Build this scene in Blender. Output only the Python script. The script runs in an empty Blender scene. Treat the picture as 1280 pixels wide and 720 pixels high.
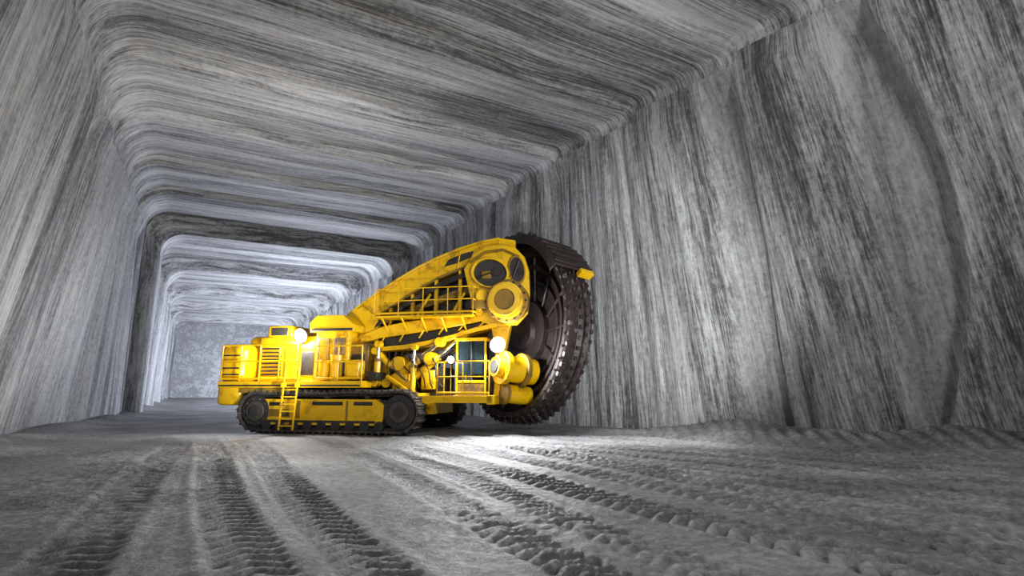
import bpy, bmesh, math, random
import numpy as np
from mathutils import Vector, Matrix, noise
random.seed(4)
S = bpy.context.scene
S.view_settings.view_transform = 'Standard'
S.view_settings.look = 'None'
S.view_settings.exposure = 0.0

def sm(a, b, x):
    t = np.clip((x-a)/(b-a), 0, 1); return t*t*(3-2*t)

# ------------------------------------------------------------ materials
def newmat(name):
    m = bpy.data.materials.new(name); m.use_nodes = True
    nt = m.node_tree; b = nt.nodes['Principled BSDF']
    return m, nt, b
def N(nt, t, **kw):
    n = nt.nodes.new(t)
    for k, v in kw.items():
        if k in n.inputs: n.inputs[k].default_value = v
        else: setattr(n, k, v)
    return n
def ramp(nt, fac, stops):
    r = nt.nodes.new('ShaderNodeValToRGB')
    while len(r.color_ramp.elements) < len(stops): r.color_ramp.elements.new(0.5)
    for e, (p, c) in zip(r.color_ramp.elements, stops):
        e.position = p; e.color = c if len(c) == 4 else (*c, 1)
    nt.links.new(fac, r.inputs[0]); return r.outputs[0]
def g3(v, w=0.0): return (v*(1+w), v, v*(1-w), 1)
def mixc(nt, a, b, fac, mode='MIX'):
    m = nt.nodes.new('ShaderNodeMix'); m.data_type = 'RGBA'; m.blend_type = mode
    for sock, val in ((m.inputs[0], fac), (m.inputs[6], a), (m.inputs[7], b)):
        if hasattr(val, 'is_linked'): nt.links.new(val, sock)
        else: sock.default_value = val
    return m.outputs[2]
def mathn(nt, op, a, b=0.5):
    m = nt.nodes.new('ShaderNodeMath'); m.operation = op
    for sock, val in ((m.inputs[0], a), (m.inputs[1], b)):
        if hasattr(val, 'is_linked'): nt.links.new(val, sock)
        else: sock.default_value = val
    return m.outputs[0]

def salt(name, fine, mid, warp=0.2, panel=False, dark=0.05, light=0.6, lo=0.36, hi=0.62, bumpd=0.10, wmid=.3, wgrit=.2, prot=(0.9, 0, 0), tint=0.0):
    m, nt, b = newmat(name)
    tc = N(nt, 'ShaderNodeTexCoord')
    wn = N(nt, 'ShaderNodeTexNoise', Scale=0.16, Detail=2.0)
    nt.links.new(tc.outputs['Object'], wn.inputs['Vector'])
    vm = N(nt, 'ShaderNodeVectorMath', operation='MULTIPLY_ADD')
    nt.links.new(wn.outputs['Color'], vm.inputs[0]); vm.inputs[1].default_value = (warp*2,)*3
    nt.links.new(tc.outputs['Object'], vm.inputs[2])
    def stretched(scale, det=8, rough=0.62, src=vm.outputs[0]):
        mp = N(nt, 'ShaderNodeMapping'); mp.inputs['Scale'].default_value = scale
        nt.links.new(src, mp.inputs['Vector'])
        n = N(nt, 'ShaderNodeTexNoise', Scale=1.0, Detail=det, Roughness=rough)
        nt.links.new(mp.outputs[0], n.inputs['Vector']); return n.outputs['Fac']
    nf = stretched(fine, 8, 0.74); nm = stretched(mid, 4, 0.55)
    nff = stretched(tuple(c*2.7 for c in fine), 6, 0.72)
    grit = N(nt, 'ShaderNodeTexNoise', Scale=6.0, Detail=9.0, Roughness=0.78)
    nt.links.new(tc.outputs['Object'], grit.inputs['Vector'])
    a = mathn(nt, 'ADD', mathn(nt, 'MULTIPLY', nf, 0.30), mathn(nt, 'MULTIPLY', nm, wmid))
    a = mathn(nt, 'ADD', a, mathn(nt, 'MULTIPLY', nff, 0.70-wgrit-wmid))
    a = mathn(nt, 'ADD', a, mathn(nt, 'MULTIPLY', grit.outputs['Fac'], wgrit))
    md = (lo+hi)/2
    col = ramp(nt, a, [(lo+.05, g3(dark, tint)), (md-0.028, g3(dark*2.8, tint)), (md+0.012, g3(light*0.54, tint)), (hi-.05, g3(light, tint))])
    h = a
    if panel:
        at = N(nt, 'ShaderNodeAttribute', attribute_name='panel')
        pn = N(nt, 'ShaderNodeMapping'); pn.inputs['Rotation'].default_value = prot; pn.inputs['Scale'].default_value = (1, 11, 0.7)
        nt.links.new(vm.outputs[0], pn.inputs['Vector'])
        pf = N(nt, 'ShaderNodeTexNoise', Scale=1.0, Detail=7.0, Roughness=0.65); nt.links.new(pn.outputs[0], pf.inputs['Vector'])
        pa = mathn(nt, 'ADD', mathn(nt, 'MULTIPLY', pf.outputs['Fac'], 0.5), mathn(nt, 'MULTIPLY', grit.outputs['Fac'], 0.5))
        pc = ramp(nt, pa, [(0.38, g3(.17)), (0.48, g3(.34, tint)), (0.62, g3(.54, tint))])
        col = mixc(nt, col, pc, at.outputs['Fac'])
    nt.links.new(col, b.inputs['Base Color'])
    b.inputs['Roughness'].default_value = 0.72
    b.inputs['Specular IOR Level'].default_value = 0.35
    bp = N(nt, 'ShaderNodeBump', Strength=1.0, Distance=bumpd)
    nt.links.new(h, bp.inputs['Height']); nt.links.new(bp.outputs[0], b.inputs['Normal'])
    return m

M_wr = salt('salt_wall_right', (1.0, 11.0, 0.5), (0.4, 1.1, 0.08), panel=True, warp=0.10, bumpd=.15, dark=.05, light=.62, wmid=.26, wgrit=.18)
M_wl = salt('salt_wall_left', (1.0, 9.0, 0.30), (0.4, 0.8, 0.06), panel=True, warp=0.13, bumpd=.13, dark=.045, light=.56, wgrit=.16, prot=(0, 0, 0))
M_ce = salt('salt_ceiling', (0.20, 7.5, 1.0), (0.02, 0.70, 0.3), warp=0.28, light=0.60, dark=.042, lo=.36, hi=.61, wmid=.30, bumpd=.14, wgrit=.14, tint=.015)
M_end = salt('salt_end', (1.5, 1.5, 1.5), (0.5, 0.5, 0.5), light=.6, dark=.25)

def floor_mat():
    m, nt, b = newmat('crushed_salt_floor')
    tc = N(nt, 'ShaderNodeTexCoord')
    n1 = N(nt, 'ShaderNodeTexNoise', Scale=0.5, Detail=6.0); n2 = N(nt, 'ShaderNodeTexNoise', Scale=9.0, Detail=9.0, Roughness=0.7)
    for n in (n1, n2): nt.links.new(tc.outputs['Object'], n.inputs['Vector'])
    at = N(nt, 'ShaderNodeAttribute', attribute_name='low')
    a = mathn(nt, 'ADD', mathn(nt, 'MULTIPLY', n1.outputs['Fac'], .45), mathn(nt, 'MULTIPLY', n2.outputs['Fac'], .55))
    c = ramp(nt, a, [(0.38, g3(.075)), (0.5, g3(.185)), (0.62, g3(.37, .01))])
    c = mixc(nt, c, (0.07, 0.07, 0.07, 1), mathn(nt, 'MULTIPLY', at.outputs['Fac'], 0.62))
    nt.links.new(c, b.inputs['Base Color']); b.inputs['Roughness'].default_value = 0.6
    bp = N(nt, 'ShaderNodeBump', Strength=1.0, Distance=0.06)
    nt.links.new(n2.outputs['Fac'], bp.inputs['Height']); nt.links.new(bp.outputs[0], b.inputs['Normal'])
    return m
M_fl = floor_mat()

def paint(name, c1, c2, rough=0.4, metal=0.0, scale=2.5, bump=0.0, lo=.35, hi=.52):
    m, nt, b = newmat(name)
    tc = N(nt, 'ShaderNodeTexCoord'); n1 = N(nt, 'ShaderNodeTexNoise', Scale=scale, Detail=8.0, Roughness=0.65)
    nt.links.new(tc.outputs['Object'], n1.inputs['Vector'])
    nt.links.new(ramp(nt, n1.outputs['Fac'], [(lo, c2), (hi, c1)]), b.inputs['Base Color'])
    b.inputs['Roughness'].default_value = rough; b.inputs['Metallic'].default_value = metal
    if bump:
        bp = N(nt, 'ShaderNodeBump', Strength=0.7, Distance=bump)
        nt.links.new(n1.outputs['Fac'], bp.inputs['Height']); nt.links.new(bp.outputs[0], b.inputs['Normal'])
    return m
YEL = paint('yellow_paint', (0.68, 0.39, 0.003), (0.34, 0.18, 0.005), 0.26, lo=.32, hi=.46)
DRK = paint('dark_steel', (0.035, 0.032, 0.03), (0.015, 0.014, 0.013), 0.45, 0.3)
TRK = paint('track_steel', (0.08, 0.068, 0.058), (0.025, 0.022, 0.02), 0.55, 0.5, 6)
RST = paint('rusty_drum_steel', (0.036, 0.023, 0.021), (0.011, 0.009, 0.008), 0.5, 0.35, 3, 0.03)
GRY = paint('salt_dusted_steel', (0.09, 0.08, 0.078), (0.035, 0.03, 0.028), 0.6, 0.2, 4, 0.02)
CHR = paint('hydraulic_chrome', (0.6, 0.6, 0.6), (0.4, 0.4, 0.4), 0.2, 1.0)
GLS = paint('cab_glass', (0.012, 0.02, 0.023), (0.008, 0.014, 0.016), 0.08, 0.0)
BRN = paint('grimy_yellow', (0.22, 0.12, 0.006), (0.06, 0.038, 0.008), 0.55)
def emit(name, col, s):
    m, nt, b = newmat(name); b.inputs['Emission Color'].default_value = col; b.inputs['Emission Strength'].default_value = s; return m
LMP = emit('lamp_glass', (0.93, 0.96, 1, 1), 80)
MATS = [YEL, DRK, TRK, RST, GRY, CHR, GLS, BRN, LMP]
Y_, D_, T_, R_, G_, C_, GL_, B_, L_ = range(9)

# ------------------------------------------------------------ tunnel
ZC = 10.8
edges = [-14, -8, -3, 1.5, 5.5, 9, 13, 17.5, 21.5, 26, 30, 35, 46.5, 58, 70, 82, 94]
YEND = 93.0
def off(Y):
    for i in range(len(edges)-1):
        if edges[i] <= Y < edges[i+1]:
            L = edges[i+1]-edges[i]; f = (Y-edges[i])/L
            if edges[i] < 34:
                return 0.30*min(1, (Y-edges[i])/0.3)*(1-f)**1.1
            return 0.05 + 0.95*float(sm(0, .025, f)*(1-sm(.24, .28, f)))
    return 0
def xr_base(Y): return 12.2 + 0.45*np.log1p(np.exp((16-max(Y, 2))/1.2))*1.2
def xl_base(Y): return -2.8 - 1.4*float(sm(0, 1, (34-Y)/14))
def xr(Y, z):
    o = off(Y)*float(sm(24, 34, Y))
    return 12.2 + (xr_base(Y)-12.2)*(1-z/ZC) - o
def xl(Y, z):
    o = off(Y)*float(sm(26, 34, Y))*.8
    return -2.6 + (xl_base(Y)+2.6)*(1-z/ZC) + o
def Rr(Y): return 0.35+0.8*float(sm(22, 38, Y))
RL = 1.15
Ys = list(np.arange(-10, 35, 0.1))+list(np.arange(35, YEND+.3, 0.15))
def nz(x, y, z, o=4): return noise.fractal(Vector((x, y, z)), 1.0, 2.0, o)

def grid(name, nu, rows, mat, flip=False, attr=None):
    verts = [v for r in rows for v in r]; faces = []
    for j in range(len(rows)-1):
        for i in range(nu-1):
            q = (j*nu+i, j*nu+i+1, (j+1)*nu+i+1, (j+1)*nu+i)
            faces.append(q[::-1] if flip else q)
    me = bpy.data.meshes.new(name); me.from_pydata(verts, [], faces)
    me.polygons.foreach_set('use_smooth', [True]*len(faces))
    for an, vals in (attr or {}).items():
        a = me.attributes.new(an, 'FLOAT', 'POINT'); a.data.foreach_set('value', vals)
    me.materials.append(mat); o = bpy.data.objects.new(name, me); S.collection.objects.link(o); return o

# right wall, with recessed smooth bays between striated ribs
def panelmask(Y, z):
    s = Y - 0.085*(ZC-z) + 0.06*nz(Y*.4, z*.25, 3, 3)
    def band(a, b, w=0.10): return float(sm(a-w, a+w, s)*(1-sm(b-w, b+w, s)))
    mB = math.sin(min(1, max(0, z/ZC))*math.pi)
    p = band(9.25, 10.3)
    p = max(p, band(6.1-1.1*mB, 6.6))
    p = max(p, band(1.0, 2.6))
    return p
rows = []; pm = []
nzs = 80
for Y in Ys:
    r = []
    zt = ZC - off(Y)*(1) - Rr(Y)
    for i in range(nzs):
        z = -0.4 + (zt+0.4)*i/(nzs-1)
        p = panelmask(Y, z) if Y < 14 else 0.0
        fl = 0.11*nz(Y*1.6, z*.05, 0, 4) + 0.06*nz(Y*5, z*.15, 7, 3)
        d = fl*(1-.8*p) - 0.36*p + 0.2*nz(Y*.3, z*.04, 20, 2)
        s_ = Y-0.085*(ZC-z)
        if 3.9 < s_ < 9.3: d += 0.32*(1-p)*math.sin((9.3-s_)/2.7*math.pi)**2
        fade = min(1, (zt-z)/0.8) if zt-z < 0.8 else 1
        r.append((xr(Y, z)-d*fade, Y, z)); pm.append(p*.97)
    rows.append(r)
grid('wall_right', nzs, rows, M_wr, False, {'panel': pm})
rows = []; pm = []
for Y in Ys:
    r = []; zt = ZC - off(Y) - RL
    pp = float(sm(20, 24, Y)*(1-sm(30.5, 32, Y)))*.7
    for i in range(50):
        z = -0.4 + (zt+0.4)*i/49
        d = 0.14*nz(Y*1.4, z*.05, 40, 4) + 0.3*nz(Y*.35, z*.05, 60, 2) - .25*pp
        fade = min(1, (zt-z)/0.8)
        r.append((xl(Y, z)+d*fade, Y, z)); pm.append(max(0, pp*(.8+.5*nz(Y*.8, z*.1, 3, 3))))
    rows.append(r)
grid('wall_left', 50, rows, M_wl, True, {'panel': pm})
rows = []
for Y in Ys:
    r = []; o = off(Y); R2 = Rr(Y); zc = ZC-o
    x0 = xl(Y, zc-RL); x1 = xr(Y, zc-R2)
    for i in range(11):
        a = math.pi*(1-i/20); r.append((x0+RL+RL*math.cos(a), Y, zc-RL+RL*math.sin(a)))
    for i in range(1, 40):
        t = i/40; x = x0+RL+(x1-R2-x0-RL)*t
        w = math.sin(t*math.pi)**.5
        r.append((x, Y, zc + w*(0.09*nz(x*.06, Y*1.1, 5, 4)+0.04*nz(x*.2, Y*5, 9, 3))))
    for i in range(11):
        a = math.pi*(0.5-i/20); r.append((x1-R2+R2*math.cos(a), Y, zc-R2+R2*math.sin(a)))
    rows.append(r)
grid('ceiling', len(rows[0]), rows, M_ce, True)
rows = []
for j in range(30):
    z = -0.4+12*j/29
    rows.append([(-5+20*i/39, YEND+0.3*nz(i*.2, j*.2, 1), z) for i in range(40)])
grid('wall_back', 40, rows, M_end)

# floor
xs = np.concatenate([np.arange(-9, -2, .15), np.arange(-2, 10.5, .05), np.arange(10.5, 22, .09)])
ys = np.concatenate([np.arange(-10, 1, .4), np.arange(1, 12.5, .045), np.arange(12.5, 24, .1), np.arange(24, YEND+2, 1.0)])
X, Yg = np.meshgrid(xs, ys)
Z = np.zeros_like(X); low = np.zeros_like(X)
tracks = [  # x0, slope, curve, half width, pitch, depth
    (0.55, 0.00, 0.000, .28, .22, .04), (1.35, 0.01, 0.000, .28, .22, .04),
    (2.75, 0.03, 0.002, .26, .2, .038), (3.55, 0.03, 0.002, .26, .2, .04),
    (4.75, -.05, 0.004, .34, .24, .055), (5.9, -.02, 0.001, .30, .24, .055), (6.7, -.02, 0.001, .26, .22, .05),
    (7.6, -.12, 0.002, .22, .22, .045),
    (8.6, -.25, 0.003, .22, .22, .055), (9.4, -.25, 0.003, .22, .22, .055), (10.6, -.30, 0.004, .3, .26, .06), (-0.9, .06, 0, .3, .24, .035),
    (11.8, -.32, 0.004, .22, .24, .06), (12.9, -.34, 0.004, .22, .24, .06), (14.2, -.36, 0.004, .22, .24, .06)]
for x0, k, c, hw, pitch, dep in tracks:
    px = x0 + k*(Yg-3) + c*(Yg-3)**2 + 0.05*np.sin(Yg*.5+x0)
    d = X-px
    inn = 1-sm(hw*.85, hw*1.1, np.abs(d))
    edge = np.exp(-((np.abs(d)-hw*1.25)/.06)**2)
    ph = (Yg + np.abs(d)*.7)/pitch*2*np.pi
    lug = 0.5+0.5*np.clip(1.8*np.sin(ph), -1, 1)
    fadey = 1-sm(15, 19, Yg)
    brk = 0.7+0.3*np.sin(Yg*.9+x0*3)*np.sin(Yg*.37+x0)
    Z += fadey*(-dep*inn*(1-0.95*lug) + dep*.4*edge*(1-sm(9, 14, Yg)*.7))*brk*1.3
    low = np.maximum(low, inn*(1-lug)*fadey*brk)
nb = np.zeros_like(X)
for j in range(len(ys)):
    for i in range(len(xs)):
        x, y = xs[i], ys[j]
        v = 0.035*nz(x*.5, y*.3, 0, 3)
        if y < 16: v += 0.015*nz(x*4.5, y*4.5, 4, 4)*(0.5+1.8*max(0, nz(x*.5, y*.5, 11, 2)+.3))
        nb[j, i] = v
onm = ((X-5.4)**2+(Yg-19)**2) < 30
Z += nb*np.where(onm, .3, 1)
xb = np.array([xr_base(y) for y in ys])[:, None]; xlb = np.array([xl_base(y) for y in ys])[:, None]
db = xb-X
berm = np.exp(-((db-1.2)/1.1)**2)
lugb = np.sin((Yg+np.abs(db-1.2)*.8)/.38*2*np.pi)*.055
wob = 0.75+0.25*np.sin(Yg*1.3)+.1*np.sin(Yg*3.1)
Z += berm*(0.36*wob+lugb)*(1-sm(10.5, 15, Yg)) + berm*.08
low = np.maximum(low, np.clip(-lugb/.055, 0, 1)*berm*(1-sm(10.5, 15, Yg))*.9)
Z += 0.22*np.exp(-((X-xlb-.3)/0.7)**2)*(0.7+.3*np.sin(Yg*1.1))
rows = [[(xs[i], ys[j], Z[j, i]) for i in range(len(xs))] for j in range(len(ys))]
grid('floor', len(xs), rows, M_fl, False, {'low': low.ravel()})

# ------------------------------------------------------------ mining machine
root = bpy.data.objects.new('continuous_mining_machine', None)
S.collection.objects.link(root)
root.location = (5.22, 19.31, 0.0); root.rotation_euler = (0, 0, math.radians(-41.85))

class Part:
    def __init__(s, name, bev=0.012): s.n = name; s.bm = bmesh.new(); s.bev = bev
    def _m(s, geom, mat):
        for v in geom:
            for f in v.link_faces: f.material_index = mat
    def box(s, x0, x1, y0, y1, z0, z1, mat=0, M=None):
        r = bmesh.ops.create_cube(s.bm, size=1)['verts']
        T = Matrix.Translation(((x0+x1)/2, (y0+y1)/2, (z0+z1)/2)) @ Matrix.Diagonal((abs(x1-x0), abs(y1-y0), abs(z1-z0), 1))
        if M is not None: T = M @ T
        bmesh.ops.transform(s.bm, matrix=T, verts=r); s._m(r, mat); return r
    def rbox(s, x0, x1, y0, y1, z0, z1, mat=0, b=0.15, seg=3):
        r = s.box(x0, x1, y0, y1, z0, z1, mat)
        es = list({e for v in r for e in v.link_edges})
        bmesh.ops.bevel(s.bm, geom=es, offset=b, segments=seg, profile=.5, affect='EDGES', material=mat)
    def prism(s, prof, y0, y1, mat=0):
        a = [s.bm.verts.new((x, y0, z)) for x, z in prof]; b = [s.bm.verts.new((x, y1, z)) for x, z in prof]
        n = len(prof); fs = [s.bm.faces.new(a), s.bm.faces.new(b[::-1])]
        for i in range(n): fs.append(s.bm.faces.new((a[i], b[i], b[(i+1) % n], a[(i+1) % n])))
        for f in fs: f.material_index = mat
        bmesh.ops.recalc_face_normals(s.bm, faces=fs)
    def strip(s, top, bot, y0, y1, mat=0):
        s.prism(top+bot[::-1], y0, y1, mat)
    def cyl(s, p, q, r, mat=0, r2=None, seg=20):
        p, q = Vector(p), Vector(q); d = q-p
        g = bmesh.ops.create_cone(s.bm, cap_ends=True, segments=seg, radius1=r, radius2=r if r2 is None else r2, depth=d.length)['verts']
        T = Matrix.Translation((p+q)/2) @ d.to_track_quat('Z', 'Y').to_matrix().to_4x4()
        bmesh.ops.transform(s.bm, matrix=T, verts=g); s._m(g, mat)
    def tube(s, pts, r, mat=0, seg=8):
        for a, b in zip(pts[:-1], pts[1:]): s.cyl(a, b, r, mat, seg=seg)
    def lathe(s, prof, M, mat=0, seg=72, arc=(0, 2*math.pi), closed=True):
        full = abs(arc[1]-arc[0]-2*math.pi) < 1e-4; n = seg if full else seg+1
        rings = []
        for k in range(n):
            t = arc[0]+(arc[1]-arc[0])*k/seg
            rings.append([s.bm.verts.new(M @ Vector((rr*math.cos(t), rr*math.sin(t), a))) for a, rr in prof])
        fs = []; m = len(prof)
        for k in range(seg):
            A, B = rings[k], rings[(k+1) % n]
            for i in range(m if closed else m-1):
                j = (i+1) % m
                fs.append(s.bm.faces.new((A[i], A[j], B[j], B[i])))
        if not full and closed: fs += [s.bm.faces.new(rings[0][::-1]), s.bm.faces.new(rings[-1])]
        for f in fs: f.material_index = mat
        bmesh.ops.recalc_face_normals(s.bm, faces=fs)
    def rail(s, pts, h=1.1, mat=0, step=0.75, r=0.024):
        for a, b in zip(pts[:-1], pts[1:]):
            a, b = Vector(a), Vector(b); L = (b-a).length; n = max(1, round(L/step))
            for k in range(n+1):
                p = a.lerp(b, k/n); s.cyl(p, p+Vector((0, 0, h)), r, mat, seg=8)
            for hh in (h, h*.55): s.cyl(a+Vector((0, 0, hh)), b+Vector((0, 0, hh)), r, mat, seg=8)
            s.cyl(a+Vector((0, 0, .08)), b+Vector((0, 0, .08)), 0.035, mat, seg=6)
    def done(s, smooth=True):
        me = bpy.data.meshes.new(s.n); s.bm.to_mesh(me); s.bm.free()
        for m in MATS: me.materials.append(m)
        o = bpy.data.objects.new(s.n, me); S.collection.objects.link(o); o.parent = root
        if smooth:
            me.polygons.foreach_set('use_smooth', [True]*len(me.polygons))
            me.set_sharp_from_angle(angle=math.radians(32))
        if s.bev:
            b = o.modifiers.new('bevel', 'BEVEL'); b.width = s.bev; b.segments = 2; b.limit_method = 'ANGLE'; b.angle_limit = math.radians(40); b.harden_normals = False
        return o

# crawler tracks
def crawler(name, yo, yi):
    p = Part(name, 0.008); y0, y1 = min(yo, yi), max(yo, yi); sgn = -1 if yo < yi else 1
    A = (-2.35, 0.66, 0.55); B = (2.35, 0.66, 0.58)     # idler, sprocket: x,z,r
    path = []
    for k in range(13):
        t = math.pi/2+math.pi*k/12; path.append((A[0]+A[2]*math.cos(t), A[1]+A[2]*math.sin(t)))
    nb_ = 18
    for k in range(1, nb_): path.append((A[0]+(B[0]-A[0])*k/nb_, 0.09))
    for k in range(13):
        t = -math.pi/2+math.pi*k/12; path.append((B[0]+B[2]*math.cos(t), B[1]+B[2]*math.sin(t)))
    for k in range(1, nb_):
        f = k/nb_; path.append((B[0]+(A[0]-B[0])*f, 1.24-.03*f-0.03*math.sin(f*math.pi*3)**2))
    path.append(path[0])
    P = [Vector((a, 0, b)) for a, b in path]; L = [0]
    for a, b in zip(P[:-1], P[1:]): L.append(L[-1]+(b-a).length)
    n = 62
    def at(s_):
        s_ %= L[-1]
        for i in range(len(L)-1):
            if L[i] <= s_ <= L[i+1]: return P[i].lerp(P[i+1], (s_-L[i])/max(1e-6, L[i+1]-L[i]))
    for k in range(n):
        s0 = L[-1]*k/n; c = at(s0); t = (at(s0+.05)-at(s0-.05)).normalized()
        ang = math.atan2(t.z, t.x)
        M = Matrix.Translation((c.x, 0, c.z)) @ Matrix.Rotation(-ang, 4, 'Y')
        w = L[-1]/n
        p.box(-w*.46, w*.46, y0, y1, -.035, .035, T_, M)
        p.box(-w*.15, w*.12, y0+.01, y1-.01, -.09, -.03, T_, M)
        p.box(-w*.5, w*.5, (y0+y1)/2-.16, (y0+y1)/2+.16, .03, .11, D_, M)
    f0, f1 = (yo-sgn*0.10, yo-sgn*0.42); a, b = min(f0, f1), max(f0, f1)
    p.prism([(-2.35, .26), (1.75, .26), (1.85, .5), (1.85, .85), (1.6, 1.02), (-2.25, 1.02), (-2.5, .8), (-2.5, .45)], a, b, Y_)
    p.box(-2.4, 2.3, (y0+y1)/2-.1, (y0+y1)/2+.1, .25, 1.0, D_)
    yy = f0+sgn*0.012
    for (x0, x1, z0, z1, m_) in [(-1.9, -1.4, .82, .93, D_), (-.45, .55, .84, .95, D_), (.9, 1.5, .84, .95, D_), (-2.2, 1.6, .33, .40, D_), (-1.0, -.85, .45, .98, B_), (.65, .72, .3, .98, B_), (-1.95, -1.2, .5, .72, B_)]:
        p.box(x0, x1, min(yy, yy-sgn*.05), max(yy, yy-sgn*.05), z0, z1, m_)
    for k in range(9):
        x = -1.95+k*.46; p.cyl((x, yo-sgn*.06, .24), (x, yo-sgn*.5, .24), .15, D_)
    for k in range(3):
        x = -1.3+k*1.3; p.cyl((x, yo-sgn*.1, 1.1), (x, yo-sgn*.5, 1.1), .08, D_)
    for (cx, cz, cr) in (A, B):
        p.cyl((cx, yo-sgn*.08, cz), (cx, yi+sgn*.08, cz), cr-.09, D_, seg=32)
        p.cyl((cx, yo-sgn*.03, cz), (cx, yi+sgn*.03, cz), .3, T_, seg=24)
        p.cyl((cx, yo+sgn*.01, cz), (cx, yo-sgn*.1, cz), .16, D_, seg=24)
        for k in range(10):
            t = k*math.pi/5; q = (cx+.37*math.cos(t), cz+.37*math.sin(t))
            p.cyl((q[0], yo-sgn*.05, q[1]), (q[0], yo-sgn*.15, q[1]), .035, T_, seg=8)
    p.done()
crawler('crawler_track_right', -2.4, -1.75)
crawler('crawler_track_left', 2.4, 1.75)

# chassis + deck
p = Part('chassis')
p.box(-2.2, 2.2, -1.75, 1.75, .5, 1.15, D_)
p.box(1.9, 2.9, -1.0, 1.0, .55, 1.1, Y_)
p.cyl((-.4, 0, 1.1), (-.4, 0, 1.42), 1.5, D_, seg=48)
p.box(-3.75, 1.15, -2.35, 2.3, 1.36, 1.56, Y_)
p.box(-3.7, 1.1, -2.38, -2.34, 1.40, 1.45, D_)
p.rbox(-3.8, -2.95, -2.3, 2.3, .82, 1.5, Y_, .12)
p.box(-2.9, -1.2, -2.36, -2.0, 1.2, 1.36, B_)
p.done()
p = Part('counterweight')
p.rbox(-4.0, -3.05, -2.15, 2.15, 1.5, 2.75, Y_, .28, 5)
p.rbox(-3.5, -2.6, -1.4, 1.5, 2.3, 3.05, Y_, .2, 4)
for k in range(4): p.box(-3.8+.0, -3.2, -2.16, -2.1, 1.75+k*.2, 1.80+k*.2, D_)
p.done()
p = Part('engine_house')
p.rbox(-2.95, -.85, -1.55, 1.9, 1.5, 3.0, Y_, .06)
p.rbox(-2.75, -1.85, -1.45, .4, 2.95, 3.38, Y_, .07)
p.rbox(-1.75, -1.0, -1.2, 1.0, 2.95, 3.2, B_, .05)
for k in range(8): p.box(-2.8, -2.1, -1.60, -1.54, 1.75+k*.12, 1.80+k*.12, D_)
p.box(-2.0, -1.45, -1.58, -1.54, 1.6, 2.85, B_); p.box(-1.95, -1.5, -1.60, -1.54, 1.66, 2.8, Y_)
p.box(-1.38, -.95, -1.58, -1.54, 1.75, 2.5, D_)
p.box(-2.6, -2.0, -1.48, -1.44, 3.05, 3.3, D_)
p.cyl((-1.6, .8, 3.0), (-1.6, .8, 3.4), .09, D_); p.cyl((-1.3, .8, 3.0), (-1.3, .8, 3.35), .09, D_)
p.done()
p = Part('hydraulic_tank_house')
p.rbox(-.8, .35, -1.75, 1.8, 1.5, 3.15, Y_, .06)
p.prism([(-.95, 3.1), (-.98, 3.4), (-.75, 3.62), (.15, 3.62), (.55, 3.3), (.55, 3.1)], -1.85, 1.2, Y_)
p.box(-.9, .5, -1.88, -1.84, 3.12, 3.2, D_)
p.rbox(.3, .95, -1.6, 1.2, 1.5, 2.75, B_, .05)
for (x0, x1, z0, z1, m_) in [(-.7, -.3, 1.7, 2.9, B_), (-.66, -.34, 1.75, 2.85, Y_), (-.15, .25, 1.7, 2.2, D_), (-.15, .25, 2.35, 2.9, B_), (.4, .85, 1.8, 2.4, D_)]:
    yy = -1.79 if x0 < .3 else -1.63
    p.box(x0, x1, yy, yy+.06, z0, z1, m_)
p.rbox(.45, .9, -2.1, -1.65, 1.6, 2.2, Y_, .06)
p.cyl((.1, -2.0, 1.56), (.1, -2.0, 2.35), .18, Y_); p.cyl((-.3, -2.0, 1.56), (-.3, -2.0, 2.2), .16, Y_)
p.done()
p = Part('deck_railings', 0)
p.rail([(-3.7, -.5, 1.56), (-3.7, -2.3, 1.56), (-1.0, -2.3, 1.56)], 1.12)
p.rail([(-.45, -2.3, 1.56), (1.1, -2.3, 1.56)], 1.05)
p.rail([(-3.7, 2.2, 1.56), (.9, 2.2, 1.56)], 1.12)
p.done()
p = Part('access_ladder', 0)
for x in (-1.32, -.86): p.cyl((x, -2.62, .12), (x, -2.42, 2.5), .032, Y_, seg=8)
for x in (-1.32, -.86): p.box(x-.02, x+.02, -2.62, -2.4, 1.38, 1.5, Y_)
for k in range(7):
    z = .25+k*.21; y = -2.62+.2*(z-.12)/2.4
    p.box(-1.32, -.86, y-.08, y+.05, z-.018, z+.018, Y_)
p.done()

# boom
p = Part('boom')
top = [(-.15, 3.75), (.4, 4.15), (.95, 4.5), (1.6, 4.9), (2.3, 5.28), (3.0, 5.58), (3.7, 5.82), (4.4, 6.0), (5.0, 6.08), (5.5, 5.98)]
bot = [(.25, 3.15), (.8, 3.55), (1.25, 3.82), (1.8, 4.18), (2.4, 4.52), (3.0, 4.82), (3.6, 5.04), (4.2, 5.2), (4.8, 5.3), (5.5, 5.3)]
p.strip(top, bot, -.95, -.80, Y_); p.strip(top[:8], bot[:8], .55, .7, Y_)
p.strip([(x, z) for x, z in top[:9]], [(x, z-.08) for x, z in top[:9]], -1.05, .75, Y_)
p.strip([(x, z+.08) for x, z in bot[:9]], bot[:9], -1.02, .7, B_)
for i in range(1, 9):
    (x, z), (x2, z2) = top[i], bot[i]
    p.tube([(x, -.96, z-.08), (x2, -.96, z2+.06)], .03, Y_)
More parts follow.
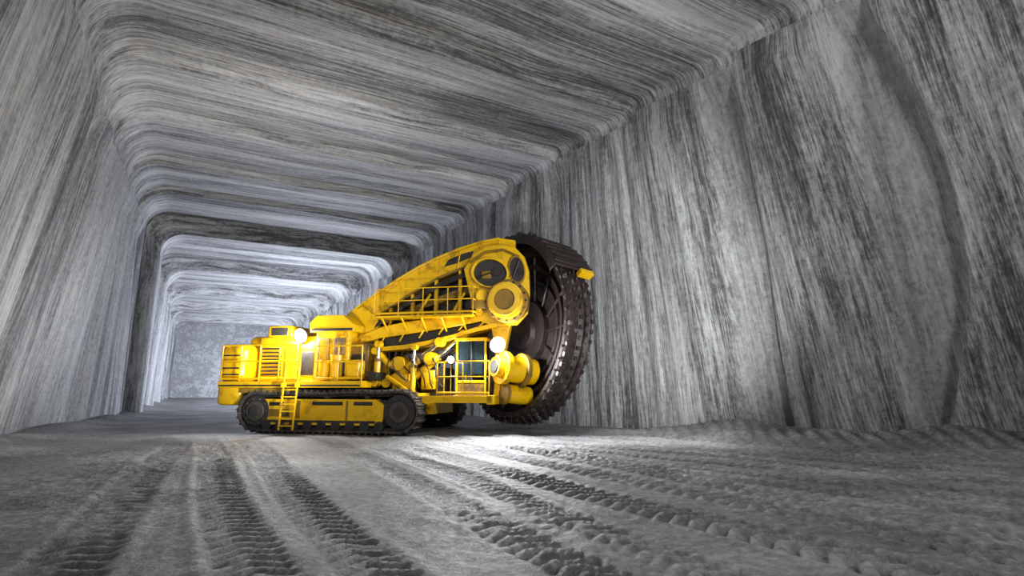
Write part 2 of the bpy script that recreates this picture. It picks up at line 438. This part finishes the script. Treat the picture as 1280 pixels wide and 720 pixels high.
# dark patch near the head: colour stands in for the shade inside a slot
p.prism([(3.15, 5.22), (3.3, 5.45), (3.75, 5.62), (4.15, 5.7), (4.05, 5.5), (3.6, 5.32)], -.975, -.94, D_)
tower = [(.1, 1.5), (1.5, 1.5), (1.35, 2.1), (1.0, 2.9), (.95, 3.6), (.4, 4.0), (-.15, 3.75), (-.1, 2.6)]
p.prism(tower, -1.05, -.85, Y_)
p.prism(tower, .7, .9, Y_)
p.prism([(.2, 1.5), (1.3, 1.5), (.9, 3.2), (.2, 3.4)], -.85, .7, D_)
t2 = [(.5, 3.02), (1.2, 3.28), (2.0, 3.42), (2.8, 3.5), (3.6, 3.55), (4.3, 3.6), (5.0, 3.75)]
b2 = [(.5, 2.45), (1.2, 2.5), (2.0, 2.55), (2.8, 2.68), (3.6, 2.85), (4.3, 3.05), (5.0, 3.2)]
m2 = [(a[0], a[1]*.55+b[1]*.45) for a, b in zip(t2, b2)]
p.strip(t2, m2, -1.25, -.7, Y_)
p.strip([(x, z-.02) for x, z in m2], [(x, z+.12) for x, z in b2], -1.1, -.7, D_)
p.strip([(x, z+.14) for x, z in b2], b2, -1.28, -.7, Y_)
p.strip(t2, b2, .3, .7, Y_)
for i in range(1, 7): 
    x = .5+i*.65; p.tube([(x, -1.2, 2.6+.1*i), (x+.25, -1.2, 3.15+.05*i)], .03, Y_)
p.strip([(.9, 3.7), (1.8, 4.4), (3.0, 5.0), (4.9, 5.4)], [(.9, 3.0), (1.8, 3.2), (3.0, 3.3), (4.9, 3.5)], .2, .3, D_)  # dark panel added so the boom gaps read as shaded interior
p.strip([(1.0, 3.7), (2.4, 4.3), (3.6, 4.8), (4.9, 5.1)], [(1.0, 3.2), (2.4, 3.4), (3.6, 3.5), (4.9, 3.7)], -.45, .2, D_)
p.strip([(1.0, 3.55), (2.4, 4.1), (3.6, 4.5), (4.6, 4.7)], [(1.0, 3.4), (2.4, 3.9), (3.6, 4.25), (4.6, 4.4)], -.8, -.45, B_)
for x, z0, z1 in [(1.35, 3.3, 3.95), (2.1, 3.4, 4.35), (2.9, 3.45, 4.8), (3.7, 3.5, 5.1)]:
    p.box(x-.05, x+.05, -1.0, -.86, z0, z1, Y_)
for x in (2.15, 3.3): p.tube([(x, -.93, 3.45), (x+.55, -.93, 3.45+.9)], .05, Y_)
for x in (1.7, 2.3, 2.95, 3.6): p.rbox(x-.14, x+.16, -.78, -.5, 3.5, 3.85, B_ if x < 3 else Y_, .04)
for k in range(4):   # hose bundle under the boom flange
    p.tube([(x+.1, -1.0-.05*k, z-.1-.06*k) for x, z in bot[1:8]], .022, D_, 6)
p.done()
p = Part('boom_walkway', 0)
p.box(1.15, 4.35, -1.75, -1.05, 3.5, 3.56, Y_)
p.rail([(1.15, -1.72, 3.56), (4.35, -1.72, 3.56)], .85, step=.8, r=.017)
p.rail([(4.35, -1.72, 3.56), (4.35, -1.1, 3.56)], .85, step=.55, r=.017)
for k in range(5): p.tube([(1.4+k*.65, -1.7, 3.5), (1.4+k*.65, -1.15, 3.1)], .03, Y_)
p.done()

# cutter head side plate (two dark discs for the shade inside openings, rims, bearing hub)
p = Part('cutter_head_frame')
outer = [(3.9, 5.05), (4.2, 5.5), (4.6, 5.74), (5.1, 5.8), (5.55, 5.68), (5.85, 5.35), (5.98, 4.9), (6.0, 4.2), (5.93, 3.6), (5.6, 3.25), (5.0, 3.2), (4.5, 3.35), (4.2, 3.85), (4.05, 4.45)]
p.prism(outer, -1.22, -1.05, Y_)
def ycyl(cx, cz, r, y0, y1, m_, seg=36, sx=1): p.cyl((cx, y0, cz), (cx, y1, cz), r, m_, seg=seg)
def oval(cx, cz, rot=0, sx=1.0, sz=1.0):
    return Matrix.Translation((cx, 0, cz)) @ Matrix.Rotation(rot, 4, 'Y') @ Matrix.Diagonal((sx, 1, sz, 1)) @ Matrix.Rotation(math.pi/2, 4, 'X')
def yring(cx, cz, r0, r1, y0, y1, m_, sx=1.0, sz=1.0, rot=0):
    p.lathe([(-y0, r0), (-y0, r1), (-y1, r1), (-y1, r0)], oval(cx, cz, rot, sx, sz), m_, 40)
def ydisc(cx, cz, r, y, m_, sx=1, sz=1, rot=0):
    p.lathe([(-y, .01), (-y-.012, .012), (-y-.012, r-.01), (-y, r)], oval(cx, cz, rot, sx, sz), m_, 40)
yring(4.78, 4.88, .46, .52, -1.36, -1.2, Y_, 1.18, .92, .25)
ydisc(4.78, 4.88, .46, -1.245, D_, 1.18, .92, .25)
p.rbox(4.5, 4.8, -1.32, -1.2, 4.7, 4.95, B_, .03); p.cyl((4.98, -1.33, 4.9), (4.98, -1.2, 4.9), .14, R_); p.tube([(4.35, -1.3, 4.75), (5.2, -1.3, 5.0)], .035, R_)
yring(5.62, 4.95, .26, .30, -1.3, -1.2, B_, .85, 1.5, -.15)
ydisc(5.62, 4.95, .26, -1.245, D_, .85, 1.5, -.15)
p.tube([(5.5, -1.28, 4.7), (5.7, -1.28, 5.25)], .04, R_)
ycyl(5.35, 3.95, .66, -1.5, -1.2, B_, 40); ycyl(5.35, 3.95, .55, -1.75, -1.5, Y_, 40)
yring(5.35, 3.95, .32, .48, -1.86, -1.74, Y_); ycyl(5.35, 3.95, .32, -1.79, -1.7, B_)
for k in range(16):
    t = k*math.pi/8; p.cyl((5.35+.6*math.cos(t), -1.55, 3.95+.6*math.sin(t)), (5.35+.6*math.cos(t), -1.45, 3.95+.6*math.sin(t)), .035, D_, seg=6)
ycyl(4.55, 4.15, .18, -1.45, -1.2, Y_); ycyl(4.45, 3.65, .12, -1.4, -1.2, Y_)
p.rbox(4.2, 4.65, -1.45, -1.2, 3.75, 4.05, B_, .03)
p.tube([(4.1, -1.28, 5.25), (4.6, -1.28, 5.55), (5.2, -1.28, 5.6), (5.7, -1.28, 5.35)], .04, B_)
p.prism([(4.75, 3.4), (5.4, 3.3), (5.2, 2.4), (5.3, 1.3), (5.1, 1.0), (4.85, 1.0), (4.95, 2.2)], -1.12, -.85, Y_)
p.box(4.6, 5.0, -.85, -.2, 1.2, 3.2, D_)
p.box(4.95, 5.3, -1.3, -1.1, 2.2, 2.45, B_)
p.done()

# cutter drum: axis turned away from the boom
th = math.radians(6)
hd = Vector((.70, .714, 0))
d = Vector((hd.x*math.cos(th), hd.y*math.cos(th), -math.sin(th))).normalized()
up = (Vector((0, 0, 1))-Vector((0, 0, 1)).dot(d)*d).normalized(); e = d.cross(up).normalized()
C0 = Vector((5.22, .12, 3.20))
MD = Matrix(((e.x, up.x, d.x, C0.x), (e.y, up.y, d.y, C0.y), (e.z, up.z, d.z, C0.z), (0, 0, 0, 1)))
p = Part('cutter_drum', 0.01)
prof = [(0.0, 2.90), (-.05, 2.80), (0, 2.62), (.28, 2.56), (.30, 2.32), (.22, 2.26), (.24, 2.14), (.48, 2.08), (.5, 1.85), (.42, 1.79), (.44, 1.67), (.62, 1.61), (.64, 1.1), (.45, 1.05), (.45, .6), (.3, .55), (.3, .02),
        (.9, .02), (.95, 1.8), (1.0, 2.5), (.92, 2.82), (.8, 2.91), (.65, 2.86), (.5, 2.93), (.35, 2.87), (.18, 2.92)]
p.lathe(prof, MD, R_, 96)
def at_(t, rr, a): return MD @ Vector((rr*math.cos(t), rr*math.sin(t), a))
for k in range(14):
    t = k*math.pi/7; p.tube([at_(t, 1.1, .6), at_(t, 2.52, .2)], .05, R_, 6)
nrow = 60
for k in range(nrow):
    t0 = k*2*math.pi/nrow
    for j in range(5):
        t = t0+j*.04; a = .02+j*.2
        fr = Matrix.Rotation(t, 4, 'Z')
        M = MD @ fr @ Matrix.Translation((2.91, 0, a))
        p.box(-.06, .035, -.06, .06, -.05, .05, R_ if (k+j) % 5 else G_, M)
        b0 = MD @ fr @ Vector((2.92, .02, a)); b1 = MD @ fr @ Vector((3.0, .07, a))
        p.cyl(b0, b1, .028, T_, r2=.008, seg=6)
for k in range(48):
    t = k*2*math.pi/48
    p.cyl(at_(t, 2.76, 0), at_(t+.03, 2.8, -.10), .04, T_, r2=.02, seg=6)
p.done()
p = Part('drum_shroud')
A0, A1 = math.radians(33), math.radians(140)
p.lathe([(-.45, 3.10), (-.45, 3.15), (1.0, 3.15), (1.0, 3.10)], MD, R_, 36, (A0, A1))
p.lathe([(-.47, 2.84), (-.47, 3.16), (-.42, 3.16), (-.42, 2.84)], MD, R_, 36, (A0, A1))
for k in range(16):
    t = math.radians(36+k*6.6); p.tube([at_(t, 3.16, -.45), at_(t, 3.16, 1.0)], .035, R_, 6)
    if k % 2: p.box(-.06, .10, -.09, .09, -.1, .1, R_, MD @ Matrix.Rotation(t, 4, 'Z') @ Matrix.Translation((3.14, 0, -.35)))
p.lathe([(.45, 2.97), (.45, 3.22), (.95, 3.22), (.95, 2.97)], MD, Y_, 3, (math.radians(30.5), math.radians(33.5)))
p.done()
p = Part('drum_gearbox')
c = Vector((5.2, -1.35, 1.95)); ax = d.normalized()
p.cyl(c-ax*.0, c+ax*1.1, .40, Y_, seg=32); p.cyl(c-ax*.08, c+ax*.1, .5, Y_, seg=32); p.cyl(c+ax*.6, c+ax*.75, .52, B_, seg=32)
p.cyl(c-ax*.3, c-ax*.05, .3, Y_, seg=24); p.cyl(c-ax*.33, c-ax*.28, .2, D_, seg=24)
c2 = Vector((5.2, -1.2, 1.2)); p.cyl(c2, c2+ax*.9, .28, Y_, seg=24); p.cyl(c2-ax*.06, c2+ax*.06, .34, B_, seg=24)
p.done()

# front platform, cab
p = Part('front_platform', 0.008)
p.box(2.6, 5.0, -1.9, -1.72, .92, 1.12, Y_); p.box(2.6, 5.0, -.5, -.3, .92, 1.12, Y_); p.box(3.2, 4.9, -1.8, -.4, 1.08, 1.13, B_)
p.box(4.85, 5.05, -1.9, -.3, .88, 1.14, Y_); p.box(2.5, 2.75, -1.9, -.3, .8, 1.2, Y_)
p.tube([(2.6, -1.8, 1.1), (1.6, -1.6, 1.7)], .08, Y_)
p.rail([(3.3, -1.82, 1.13), (4.9, -1.82, 1.13)], 1.0, step=.8, r=.02)
p.rail([(3.3, -1.82, 1.13), (3.3, -.5, 1.13)], 1.0, step=.6, r=.02)
p.done()
p = Part('operator_cab', 0.01)
x0, x1, y0, y1, z0, z1 = 3.75, 4.65, -1.3, -.3, 1.12, 2.85
p.box(x0+.03, x1-.03, y0+.03, y1-.03, 1.75, z1-.08, GL_); p.box(x0, x1, y0, y1, z0, 1.5, B_)
p.box(x0-.06, x1+.06, y0-.06, y1+.06, z1-.08, z1+.02, Y_)
for x in (x0, x1):
    for y in (y0, y1): p.box(x-.03, x+.03, y-.03, y+.03, z0, z1, Y_)
p.box(x0, x1, y0-.02, y0+.02, 1.5, 1.58, Y_); p.box((x0+x1)/2-.02, (x0+x1)/2+.02, y0-.02, y0+.03, 1.5, z1, D_)
p.done()
# hydraulics
p = Part('hydraulic_cylinders', 0.006)
def ram(a, b, r=.11, f=.58):
    a, b = Vector(a), Vector(b); m_ = a.lerp(b, f)
    p.cyl(a, m_, r, Y_, seg=16); p.cyl(m_, b, r*.55, C_, seg=12); p.cyl(m_-(b-a).normalized()*.06, m_+(b-a).normalized()*.03, r*1.15, B_, seg=16)
    for q in (a, b): p.cyl(q-Vector((0, r*1.2, 0)), q+Vector((0, r*1.2, 0)), r*1.1, Y_, seg=16)
ram((1.5, -1.3, 1.5), (3.2, -1.3, 2.75), .13); ram((1.1, -1.4, 2.5), (2.3, -1.4, 1.45), .1, .5)
ram((1.9, -1.05, 1.35), (3.9, -1.05, 3.0), .12); ram((2.4, -1.5, 1.2), (2.4, -1.4, 2.6), .09, .6); ram((1.25, -1.6, 1.5), (1.25, -1.5, 2.7), .1, .6)
ram((1.4, .6, 1.5), (3.2, .6, 2.7), .13)
p.rbox(1.5, 2.3, -1.0, .6, 1.15, 2.3, B_, .06); p.rbox(1.7, 2.2, -1.45, -1.0, 1.25, 1.8, Y_, .05)
p.rbox(2.4, 3.2, -.9, .2, 1.0, 2.0, D_, .06); p.rbox(2.55, 3.0, -1.2, -.8, 1.3, 1.9, Y_, .05)
p.cyl((1.9, -1.5, 2.1), (1.9, -.9, 2.1), .22, Y_, seg=24); p.cyl((2.9, -1.4, 2.25), (2.9, -.9, 2.25), .2, Y_, seg=24)
p.cyl((1.3, -2.0, 1.7), (1.3, -1.2, 1.7), .14, D_)
for k in range(7):
    a = Vector((1.1+k*.28, -1.25-.05*(k % 3), 2.5)); b = Vector((1.6+k*.3, -1.3, 1.35)); pts = []
    for j in range(9):
        f = j/8; q = a.lerp(b, f); q.y -= .22*math.sin(f*math.pi); q.x += .12*math.sin(f*6+k); pts.append(q)
    p.tube(pts, .022, D_, 6)
p.done()

# lamps on the machine
def lamp(name, loc, aim, power, r=.1, col=(0.93, 0.96, 1), spotp=0, ang=150):
    p = Part(name, 0); a = Vector(loc); dd = (Vector(aim)-a).normalized()
    p.cyl(a-dd*.16, a, .06, D_, r2=r*1.15, seg=20); p.cyl(a, a+dd*.03, r, L_, seg=20); p.done()
    li = bpy.data.lights.new(name+'_light', 'POINT'); li.energy = power; li.color = col; li.shadow_soft_size = .08
    o = bpy.data.objects.new(name+'_light', li); S.collection.objects.link(o); o.parent = root; o.location = a+dd*.25
    if spotp:
        li = bpy.data.lights.new(name+'_beam', 'SPOT'); li.energy = spotp; li.color = col; li.shadow_soft_size = .08; li.spot_size = math.radians(ang); li.spot_blend = .8
        o = bpy.data.objects.new(name+'_beam', li); S.collection.objects.link(o); o.parent = root; o.location = a+dd*.3
        o.rotation_euler = dd.to_track_quat('-Z', 'Y').to_euler()
lamp('work_lamp_rear', (-1.35, -1.75, 3.0), (-1.8, -6, 1.5), 420, .21, spotp=400)
lamp('work_lamp_front', (5.1, -1.6, 2.62), (7.5, -6, .5), 480, .22, spotp=1500)
lamp('work_lamp_cab', (3.6, -1.45, 2.2), (3.4, -6, 1.8), 90, .10)

# ------------------------------------------------------------ lights
def area(name, loc, aim, size, power, col=(1, 1, 1), spread=180):
    li = bpy.data.lights.new(name, 'AREA'); li.energy = power; li.color = col; li.size = size; li.shape = 'DISK'; li.spread = math.radians(spread)
    o = bpy.data.objects.new(name, li); S.collection.objects.link(o); o.location = loc
    o.rotation_euler = (Vector(aim)-Vector(loc)).to_track_quat('-Z', 'Y').to_euler(); return o
def spot(name, loc, aim, power, ang, col=(1, 1, 1), blend=.9, r=.3):
    li = bpy.data.lights.new(name, 'SPOT'); li.energy = power; li.color = col; li.spot_size = math.radians(ang); li.spot_blend = blend; li.shadow_soft_size = r
    o = bpy.data.objects.new(name, li); S.collection.objects.link(o); o.location = loc
    o.rotation_euler = (Vector(aim)-Vector(loc)).to_track_quat('-Z', 'Y').to_euler(); return o
area('tunnel_fill_back', (6, -4, 6.5), (8, 20, 7.0), 3, 760, (.97, .985, 1), spread=140)  # added soft light behind the camera for overall brightness, no fixture
spot('fill_machine', (-1.5, 5, 5.5), (6, 18, 3), 1400, 42, (1, .97, .92), r=.2)  # added fill that brightens the machine, not a mine lamp
spot('fill_left_wall', (4, 14, .9), (-3.5, 27, 4.0), 3000, 46, (.95, .975, 1))  # added spot for the bright band on the left wall, no fixture
spot('fill_right_wall', (7.5, 4, 1.2), (12.5, 14.5, 4.8), 4800, 64, (.95, .975, 1))  # added spot to lift the right wall, no fixture
spot('fill_ceiling', (1.5, 11, .4), (3.0, 25, 10.8), 2800, 75, (.99, .99, 1))  # added upward spot that brightens the ceiling, no fixture
spot('fill_floor', (10.8, 9.5, 9.8), (10.8, 11.4, 0), 2800, 34, (.97, .98, 1))  # added overhead spot making the bright pool on the floor
for i, (y, pw) in enumerate([(41.5, 3600), (53, 4200), (64.5, 3400), (76.5, 3000), (87.5, 1000)]):  # bare point lights added to brighten the far bays
    li = bpy.data.lights.new('bay_fill_%d' % i, 'POINT'); li.energy = pw; li.color = (.76, .83, 1); li.shadow_soft_size = .25
    o = bpy.data.objects.new('bay_fill_%d' % i, li); S.collection.objects.link(o); o.location = (9.0, y, 2.2)
w = bpy.data.worlds.new('world'); S.world = w; w.use_nodes = True
w.node_tree.nodes['Background'].inputs[0].default_value = (.47, .51, .56, 1); w.node_tree.nodes['Background'].inputs[1].default_value = .22

# ------------------------------------------------------------ camera
cam = bpy.data.cameras.new('camera'); co = bpy.data.objects.new('camera', cam); S.collection.objects.link(co)
cam.sensor_width = 36; cam.lens = 36*700/1280; cam.clip_end = 300
co.location = (0, 0, 1.35)
th_, ph_ = math.radians(29.85), math.radians(10.13)
F = Vector((math.sin(th_)*math.cos(ph_), math.cos(th_)*math.cos(ph_), math.sin(ph_)))
co.rotation_euler = F.to_track_quat('-Z', 'Y').to_euler()
S.camera = co
